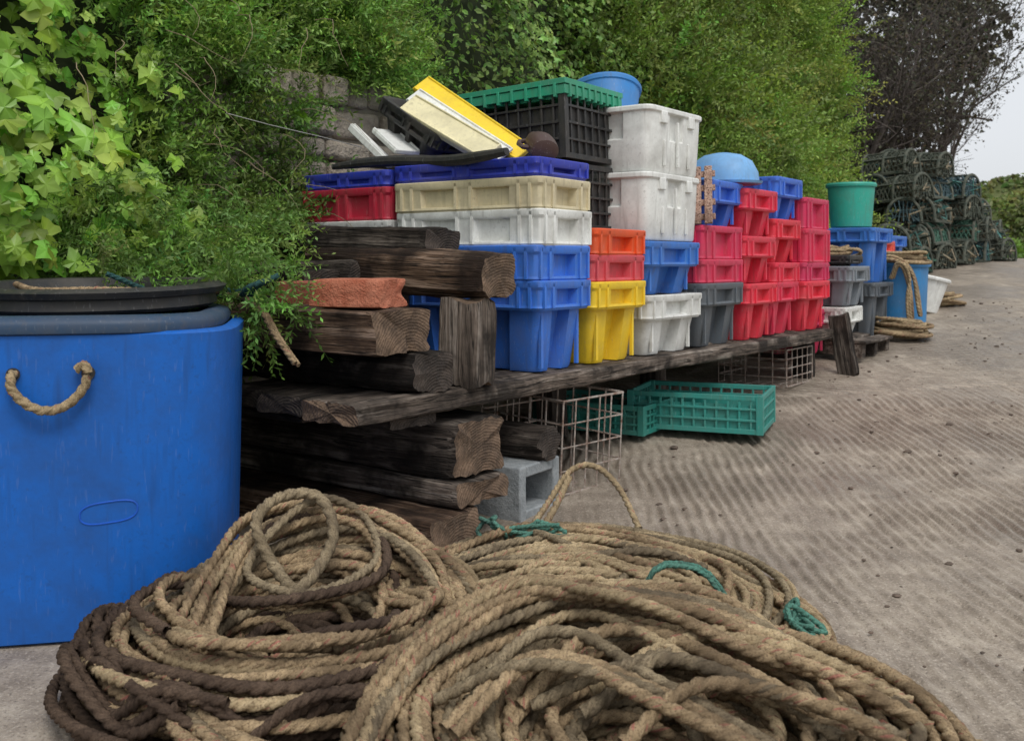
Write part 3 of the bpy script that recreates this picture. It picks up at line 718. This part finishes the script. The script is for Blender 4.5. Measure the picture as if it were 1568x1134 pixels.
R.bundle([(p.x-.05,p.y+.02,.75),(p.x-.02,p.y-.05,.85),(p.x+.05,p.y-.03,.7),(p.x+.06,p.y-.06,.45)],pack(3,2,.012,.5),.012,closed=False,wob=1.5,floor=False)
p=P(3.75,.3); R.bundle(ell(p.x,p.y,.14,.14,gz(p)+.63),pack(5,3,.011,.3),.011,wob=1.5,floor=False,ecc=.03)
p=P(6.3,.25); R.bundle(ell(p.x,p.y,.20,.16,gz(p)),pack(6,4,.013,.3),.013,wob=1.5,floor=False,ecc=.02)
R.obj('rope_coil',[R_tan2,R_tan])
def pot_mesh(seed,mnet):
    random.seed(seed); b=MB(); L,W,H=.66,.46,.36
    def hoop(y): return [(W/2*math.cos(a),y,.03+(H-.03)*math.sin(a)**.8) for a in np.linspace(0,math.pi,11)]
    for y in (-L/2,0,L/2): b.tube([(W/2,y,.03)]+hoop(y)[1:-1]+[(-W/2,y,.03)],.022,6,mi=0)
    for a in np.linspace(0,math.pi,6):
        x=W/2*math.cos(a);z=.03+(H-.03)*math.sin(a)**.8; b.tube([(x,-L/2,z),(x,L/2,z)],.016,6,mi=0)
    for x in np.linspace(-W/2,W/2,4): b.bar((x,-L/2,.015),(x,L/2,.015),.05,.025,mi=0)
    N=10
    for k in range(-N,N):
        for sg in (1,-1):
            pts=[]
            for j in range(9):
                f=j/8; y=-L/2+L*((k/N)+f*.9)
                if -L/2<=y<=L/2:
                    a=math.pi*(f if sg>0 else 1-f); pts.append((W/2*.97*math.cos(a)+random.uniform(-.015,.015),y,.03+(H-.04)*max(0,math.sin(a))**.8+random.uniform(-.012,.012)))
            if len(pts)>1: b.tube(pts,.009,4,mi=1)
    for k in range(7):
        for y in (-L/2,L/2):
            x=-W/2*.9+W*.9*k/6; hgt=(H-.04)*math.sin(math.acos(max(-1,min(1,x/(W/2)))))**.8
            b.tube([(x,y,.03),(x*.6,y*.98,hgt*.6),(x*.9,y,.03+hgt)],.009,4,mi=1); b.tube([(-W/2*.8,y,.03+hgt*.5),(0,y*.97,hgt*.6),(W/2*.8,y,.03+hgt*.5)],.008,4,mi=1)
    for k in range(8):
        c=(random.uniform(-.15,.15),random.uniform(-.2,.2),.16); pts=[(c[0]+random.gauss(0,.10),c[1]+random.gauss(0,.14),c[2]+random.gauss(0,.08)) for _ in range(14)]
        b.tube(pts,.012,5,mi=2 if k%2==0 else (3 if k==1 else 1))
    return b.mesh('lobster_pot',[simple_pot,mnet,net_tan,net_teal],ang=60)
simple_pot=simple('pot_frame',(.035,.055,.045),(.13,.13,.10),15)
net_tan=simple('pot_rope_tan',(.16,.13,.09),(.36,.30,.20),20)
net_teal=simple('pot_rope_teal',(.03,.14,.13),(.10,.24,.22),20)
nets=[simple('pot_net_green',(.03,.10,.07),(.09,.19,.14),30),simple('pot_net_dark',(.03,.045,.04),(.14,.15,.11),30),simple('pot_net_blue',(.03,.08,.10),(.11,.16,.17),30)]
pm=[pot_mesh(i,nets[[0,1,2,1,1][i]]) for i in range(5)]
random.seed(11); pi=0; PS=.80
for col_,(t_,s_,nl) in enumerate([(8.9,1.15,4),(9.2,1.35,5),(9.6,1.5,5),(9.7,1.05,5),(10.1,1.3,5),(10.3,.95,4),(10.7,1.2,4),(11.0,.9,3),(11.4,1.2,3),(11.8,.85,2),(12.3,1.0,2),(8.3,1.2,2)]):
    p=P(t_,s_); z=gz(p)
    for k in range(nl):
        q=p+Vector((random.uniform(-.06,.06),random.uniform(-.06,.06),0)); q.z=z+k*.335*PS
        o=add('lobster_pot',pm[pi%5],q,(random.uniform(-.06,.06),random.uniform(-.08,.08),ROT+random.choice([0,math.pi/2])+random.uniform(-.4,.4))); o.scale=(PS,PS,PS); pi+=1

# ---------- vegetation
def frames(dirs):
    z=dirs/(np.linalg.norm(dirs,axis=1)[:,None]+1e-9)
    r=rng.standard_normal(z.shape); x=r-z*(r*z).sum(1)[:,None]; x/=np.linalg.norm(x,axis=1)[:,None]; y=np.cross(z,x)
    return np.stack([x,y,z],2)
def scatter(name,tmpls,pos,dirs,scale,cols,mat):
    Vs=[];Fs={};Cs=[];n=0
    which=rng.integers(len(tmpls),size=len(pos))
    for ti,(TV,TF,TCo) in enumerate(tmpls):
        idx=np.where(which==ti)[0]
        if not len(idx): continue
        Fm=frames(dirs[idx]); k=len(TV)
        v=np.einsum('nij,kj->nki',Fm,TV)*scale[idx][:,None,None]+pos[idx][:,None,:]
        Vs.append(v.reshape(-1,3)); Cs.append((cols[idx][:,None,:]*TCo[None,:,None]).reshape(-1,3))
        for f in TF:
            Fs.setdefault(f.shape[1],[]).append((f[None]+(np.arange(len(idx))*k)[:,None,None]+n).reshape(-1,f.shape[1]))
        n+=len(idx)*k
    me=np_mesh(name,np.vstack(Vs),[np.vstack(x) for x in Fs.values()],[mat],col=np.vstack(Cs)); return add(name,me)
def sprig(seed,n=26,L=.24,ll=.026,lw=.0030,droop=.3,side=.8):
    r=np.random.default_rng(seed); V=[];F=[];C_=[]
    bend=r.uniform(-droop,droop,2)
    def st(f): return np.array([bend[0]*L*f*f,bend[1]*L*f*f,L*f])
    m=4
    for i in range(m+1):
        p=st(i/m); w_=.0014*(1.2-i/m)
        V+= [p+[w_,0,0],p-[w_,0,0]]; C_+=[.6,.6]
        if i: a=2*(i-1); F.append([a,a+1,a+3,a+2])
    for i in range(n):
        f=.08+.92*i/n; p=st(f); a=i*2.4+r.normal()*.4; out=np.array([math.cos(a),math.sin(a),0])
        d=out*side+np.array([0,0,.75+r.normal()*.25]); d/=np.linalg.norm(d)
        l=ll*r.uniform(.7,1.15)*(1.1-.4*f); wv_=np.cross(d,r.standard_normal(3)); wv_/=np.linalg.norm(wv_); wv_*=lw*r.uniform(.8,1.2)
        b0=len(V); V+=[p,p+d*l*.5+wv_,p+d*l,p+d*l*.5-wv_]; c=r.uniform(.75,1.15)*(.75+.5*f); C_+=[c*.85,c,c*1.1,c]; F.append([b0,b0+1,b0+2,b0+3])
    return np.array(V),[np.array(F)],np.array(C_)
def feather(seed,n=16,ll=.036,lw=.0046):
    r=np.random.default_rng(seed); Vs=[];Fs=[];Cs=[];k=0
    for j in range(3):
        V,F,C_=sprig(seed*10+j,n=n,L=.17 if j else .25,ll=ll,lw=lw)
        if j:
            a=r.uniform(0,6.28); t=r.uniform(.45,.9); 
            z=np.array([math.cos(a)*t,math.sin(a)*t,1.]); z/=np.linalg.norm(z); x=np.cross([0,1,.3],z); x/=np.linalg.norm(x); y=np.cross(z,x)
            V=V@np.stack([x,y,z],0)+np.array([0,0,r.uniform(.02,.1)])
        Vs.append(V);Fs.append(F[0]+k);Cs.append(C_);k+=len(V)
    return np.vstack(Vs),[np.vstack(Fs)],np.concatenate(Cs)
feathers=[feather(i+1) for i in range(6)]
fine_f=[feather(i+21,18,.027,.0042) for i in range(6)]
def ovate(seed):
    r=np.random.default_rng(seed); V=np.array([[0,0,0],[.28,.35,.05],[.22,.7,.06],[0,1,-.05],[-.22,.7,.06],[-.28,.35,.05],[0,.4,-.02]])*[1,1,1]
    V=V-[0,.4,0]; V[:,2]+=.1*r.normal()*V[:,1]
    return V,[np.array([[0,1,2,6],[0,6,4,5]]),np.array([[6,2,3],[6,3,4]])],np.array([.8,1,1.05,1.1,1.05,1,.9])
ovs=[ovate(i) for i in range(4)]
def ivy(seed):
    r=np.random.default_rng(seed)
    prof=[(-90,.12),(-60,.46),(-38,.54),(-18,.42),(10,.60),(25,.66),(42,.48),(65,.60),(90,.90),(115,.60),(138,.48),(155,.66),(170,.60),(198,.42),(218,.54),(240,.46)]
    V=[[0,0,0]]
    for a,l in prof:
        l*=r.uniform(.9,1.1); a=math.radians(a); V.append([l*math.cos(a),l*math.sin(a)-.1,-.25*l*l+.09*r.normal()*l+ (.06 if l<.5 else 0)])
    V=np.array(V); n=len(prof)
    F=np.array([[0,1+i,1+(i+1)%n] for i in range(n)])
    return V*.8,[F],np.concatenate([[1.2],np.full(n,.96)])
ivies=[ivy(i) for i in range(8)]
NRM=np.array([UY,-UX,0.])
def hs_(t,z):
    s=1.33+.20*np.clip(z-.9,0,9)+.25*np.clip(t-3,0,20)*.25 - .20*n3(t*1.6,z*1.6,0*t,31)-.12*n3(t*4,z*4,0*t,32)-.35*np.clip(n3(t*.7,z*.7,0*t,33),-.3,1)*np.clip(t-1.5,0,1)
    return s+.6*np.clip(t-7.6,0,9)**1.3
def tsz(t,s,z): return np.stack([.092+UX*t-UY*s,3.43+UY*t+UX*s,z],1)
def region(N,t0,t1,z0,z1,out=.1,inn=.12):
    t=rng.uniform(t0,t1,N); z=rng.uniform(z0,z1,N); s=hs_(t,z)+rng.uniform(-out,inn,N)
    return t,s,z
def gap(t,z): return (np.abs(t-.52)<.30+.06*np.sin(z*20))&(z>1.05)&(z<1.62+.05*np.sin(t*23))
def clump(t,z,seed,f=2.2): return n3(t*f,z*f,0*t,seed)
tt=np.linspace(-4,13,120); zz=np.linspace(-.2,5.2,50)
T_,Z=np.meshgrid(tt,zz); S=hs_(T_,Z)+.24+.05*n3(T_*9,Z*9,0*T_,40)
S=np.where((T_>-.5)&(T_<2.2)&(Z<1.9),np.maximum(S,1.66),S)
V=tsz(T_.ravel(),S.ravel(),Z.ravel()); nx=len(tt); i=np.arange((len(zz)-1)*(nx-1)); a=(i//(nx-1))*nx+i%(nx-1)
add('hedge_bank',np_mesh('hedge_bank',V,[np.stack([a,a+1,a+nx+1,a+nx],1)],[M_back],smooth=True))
b=MB(); random.seed(5)
z=0.
while z<1.66:
    h=random.uniform(.09,.17); t=-.5
    while t<2.2:
        l=random.uniform(.12,.34); c=P(t+l/2,1.46+random.uniform(-.02,.02),z+h/2)
        b.box(c,(l-.014,.2,h-random.uniform(.012,.025)),Matrix.Rotation(ROT+random.uniform(-.04,.04),3,'Z')@Matrix.Rotation(random.uniform(-.06,.06),3,'Y'),0); t+=l
    z+=h
b.box(P(.85,1.49,.83),(2.7,.18,1.66),Matrix.Rotation(ROT,3,'Z'),1)
b.obj('stone_wall',[M_stone,M_mortar],bevel=.02)

def colset(N,base,var,cl=None,amp=.35):
    c=np.array(base)[None,:]*(1+var*rng.standard_normal((N,1)))
    if cl is not None: c=c*(1+amp*cl[:,None])
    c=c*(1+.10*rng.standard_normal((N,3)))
    return np.clip(c,.004,.5)
def outdir(N,o=.9,up=.25,rnd=.55): return NRM[None]*o+np.array([0,0,up])[None]+rng.standard_normal((N,3))*rnd
N=4300; t,s,z=region(N,-.95,1.0,.55,3.0,.18,.12)
k=~gap(t,z)&~((t>.12)&(z<1.68)&(rng.random(N)<.90)); k&=~((t<-.72)&(rng.random(N)<.8))
t,s,z=t[k],s[k],z[k]; N=len(t); cl=clump(t,z,51)
s=s-.14*np.clip(cl,-.5,1)
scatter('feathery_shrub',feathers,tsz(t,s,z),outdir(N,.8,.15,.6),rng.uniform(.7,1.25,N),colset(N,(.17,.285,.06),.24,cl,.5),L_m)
N=560; t=rng.uniform(-1.2,-.25,N); s=1.25-rng.random(N)**1.6*.62; z=.92-.25*(1.2-s)+rng.normal(0,.13,N)+.1*(1.25-s)
k=(z>.62)&~((s<.9)&(t>-.5)); t,s,z=t[k],s[k],z[k]; N=len(t)
p1=tsz(t,s,z); d1=NRM[None]*.8+np.array([0,0,-.25])+rng.standard_normal((N,3))*.45
n2_=40; p2=np.stack([rng.uniform(-.88,-.66,n2_),rng.uniform(2.84,3.04,n2_),rng.uniform(.72,.95,n2_)],1); d2=np.array([.3,-.5,-.45])[None]+rng.standard_normal((n2_,3))*.4
scatter('overhanging_shrub',feathers,np.vstack([p1,p2]),np.vstack([d1,d2]),rng.uniform(.55,1.0,N+n2_),colset(N+n2_,(.17,.29,.065),.2),L_m)
b=MB(); random.seed(9)
for i in range(26):
    t_=random.uniform(-1.1,.1); p=P(t_,1.12,random.uniform(.95,1.9)); d=Vector((.5,-.6,-.1)); pts=[p]
    for j in range(7):
        d=(d+Vector((random.gauss(0,.25),random.gauss(0,.2),-.12+random.gauss(0,.15)))).normalized(); p=p+d*.055; pts.append(p)
    b.tube(pts,[.0022*(1-.1*j) for j in range(8)],4)
b.obj('trailing_stems',[M_twig])
b=MB(); b.tube([P(-.55,.98,1.405),P(-.35,.98,1.385),P(-.1,.97,1.365),P(.15,1.0,1.35)],.0018,5); b.obj('fence_wire',[M_wire])
N=1800; t,s,z=region(N,-2.4,-.66,.55,2.7,.22,.05); k=(rng.random(N)<np.clip((-.60-t)*3.5,.05,1)); t,s,z=t[k],s[k],z[k]; N=len(t)
cl=clump(t,z,52,3)
scatter('ivy',ivies,tsz(t,s-.10-.10*cl,z),outdir(N,.9,.4,.36),rng.uniform(.05,.12,N),colset(N,(.22,.39,.055),.28,cl,.35),L_ivy)
N=130; t=rng.uniform(-1.6,-.75,N); s=1.15-rng.random(N)*.35; z=.86+rng.random(N)*.35
scatter('ivy',ivies,tsz(t,s,z),outdir(N,.9,.5,.38),rng.uniform(.05,.09,N),colset(N,(.24,.40,.06),.22),L_ivy)
N=20000; t,s,z=region(N,.2,4.6,.9,4.2,.14,.14); k=~gap(t,z)&(clump(t,z,60,3)>-.75); t,s,z=t[k],s[k],z[k]; N=len(t); cl=clump(t,z,53)
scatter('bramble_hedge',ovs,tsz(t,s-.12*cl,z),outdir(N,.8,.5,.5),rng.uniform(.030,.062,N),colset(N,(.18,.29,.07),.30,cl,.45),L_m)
N=2600; t,s,z=region(N,.35,3.6,1.2,3.6,.2,.05); k=~gap(t,z)&(clump(t,z,61,1.5)>-.1); t,s,z=t[k],s[k],z[k]; N=len(t)
scatter('ivy',ivies,tsz(t,s-.05,z),outdir(N,.9,.5,.38),rng.uniform(.035,.065,N),colset(N,(.22,.37,.085),.25),L_ivy)
N=6000; t,s,z=region(N,2.9,8.8,1.0,5.1,.35,.2); k=(rng.random(N)<np.clip((t-2.8)*1.2,0,1)); t,s,z=t[k],s[k],z[k]; N=len(t); cl=clump(t,z,54,1.4)+.5*clump(t,z,55,4)
scatter('tamarisk_tree',fine_f,tsz(t,s-.32*cl,z),outdir(N,.7,.35,.6),rng.uniform(1.3,2.3,N),colset(N,(.21,.30,.065),.22,cl,.45),L_m)
N=5000; t=rng.uniform(4,13,N); s=1.35+.2*np.clip(t-7,0,9)+rng.normal(0,.2,N)+.3*(t>8); z=g(3.43+UY*t+UX*s)+rng.random(N)**1.5*1.0
scatter('undergrowth',ovs,tsz(t,s,z),outdir(N,.6,.7,.5),rng.uniform(.03,.08,N),colset(N,(.10,.17,.04),.3),L_m)
def outside(x,y,z):
    return x*16/y>7.35+.55*(z-2.3) + (.0 if z>2.2 else (2.2-z)*.2)
def branches(name,root,dirs,L,depth,r0,seed):
    random.seed(seed); b=MB(); tips=[]
    def grow(p,d,l,r,dep):
        pts=[p.copy()]; rs=[r]; n=5
        for i in range(n):
            d=(d+Vector((random.gauss(0,.2),random.gauss(0,.2),random.gauss(.02,.16)))).normalized(); q=p+d*l/n
            if outside(q.x,q.y,q.z): break
            p=q; pts.append(p.copy()); rs.append(r*(1-.6*(i+1)/n))
            if dep>0 and i>=1:
                for _ in range(2):
                    if random.random()<.85:
                        dd=(d+Vector((random.gauss(0,.7),random.gauss(0,.7),random.gauss(.1,.5)))).normalized(); grow(p.copy(),dd,l*random.uniform(.5,.75),rs[-1]*.6,dep-1)
        if len(pts)>1: b.tube(pts,rs,5 if dep>1 else 3)
        tips.append(p)
    for d in dirs: grow(Vector(root)+Vector((random.uniform(-.3,.3),random.uniform(-.3,.3),0)),Vector(d).normalized(),L,r0,depth)
    return b.obj(name,[M_bark],smooth=True,ang=80),tips
o1,tp=branches('bare_shrub',(5.9,15.2,.9),[(-.5,-.1,1),(0,-.2,1),(.35,-.1,1),(.75,-.1,.8),(.6,.1,1.3),(-.8,0,.8)],2.3,3,.07,3)
o2,tp2=branches('bare_shrub',(4.9,14.6,.9),[(-.4,-.2,1),(.1,-.3,1),(.5,-.1,1),(.3,.2,1)],2.4,3,.07,4)
o3,tp3=branches('bare_shrub',(7.0,16.4,1.1),[(-.5,0,1),(0,-.1,1),(.3,0,1.1),(.2,-.3,1)],2.7,3,.07,5)
tips=np.array([tuple(v) for v in tp+tp2+tp3]); 
idx=rng.integers(len(tips),size=15000); pos=tips[idx]+rng.standard_normal((15000,3))*.15
k=np.array([not outside(*p) for p in pos]); pos=pos[k]
def inell(c,r,N):
    v=rng.standard_normal((N,3)); v/=np.linalg.norm(v,axis=1)[:,None]; return np.array(c)+v*np.array(r)*(rng.random((N,1))**.45)
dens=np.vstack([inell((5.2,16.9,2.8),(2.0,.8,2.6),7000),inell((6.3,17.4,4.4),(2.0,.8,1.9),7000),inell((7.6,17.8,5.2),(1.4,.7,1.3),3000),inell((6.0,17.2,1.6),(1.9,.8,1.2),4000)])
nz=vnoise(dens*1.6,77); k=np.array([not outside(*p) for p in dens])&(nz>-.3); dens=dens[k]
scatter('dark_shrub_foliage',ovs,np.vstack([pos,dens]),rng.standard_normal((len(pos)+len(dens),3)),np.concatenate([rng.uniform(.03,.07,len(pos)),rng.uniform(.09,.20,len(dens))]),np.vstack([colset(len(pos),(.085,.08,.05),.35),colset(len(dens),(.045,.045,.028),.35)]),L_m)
def mound(name,c,r,mat,seed,n=28):
    b=MB(); rings=[]
    for i in range(n//2+1):
        ph=math.pi/2*i/(n//2); ring=[]
        for k in range(n):
            a=2*math.pi*k/n; q=1+.18*float(vnoise(np.array([[math.cos(a)*2+seed,math.sin(a)*2,ph*2]]),seed)[0])
            ring.append((c[0]+r[0]*math.cos(a)*math.cos(ph)*q,c[1]+r[1]*math.sin(a)*math.cos(ph)*q,c[2]+r[2]*math.sin(ph)*q))
        rings.append(ring)
    b.loft(rings); return b.obj(name,[mat],smooth=True,ang=90)
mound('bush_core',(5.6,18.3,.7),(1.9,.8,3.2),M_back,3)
mound('grass_bank',(12.6,21,.7),(4.6,2.6,1.9),M_grass,8)
N=14000; a=rng.uniform(0,2*np.pi,N); ph=np.arcsin(rng.random(N))
ca,sa=np.cos(a),np.sin(a); q=1.0+.18*np.array(vnoise(np.stack([ca*2+8,sa*2,ph*2],1),8))
pos=np.stack([12.6+4.6*q*ca*np.cos(ph),21+2.6*q*sa*np.cos(ph),.74+1.9*q*np.sin(ph)],1)
cl=vnoise(pos*1.2,5)
scatter('bank_grass',ovs,pos,rng.standard_normal((N,3))+[0,0,.6],rng.uniform(.08,.22,N),colset(N,(.17,.21,.07),.3,cl,.5),L_m)
N=5000; pos=np.stack([rng.uniform(6.6,10,N),rng.uniform(16.3,18,N),np.zeros(N)],1); pos[:,2]=g(pos[:,1])+rng.random(N)**2*.6*np.clip((9.5-pos[:,0])/2,.1,1)
scatter('verge_plants',ovs,pos,rng.standard_normal((N,3))+[0,0,1],rng.uniform(.05,.14,N),colset(N,(.18,.30,.06),.3),L_m)
print('verts',sum(len(m.vertices) for m in bpy.data.meshes))
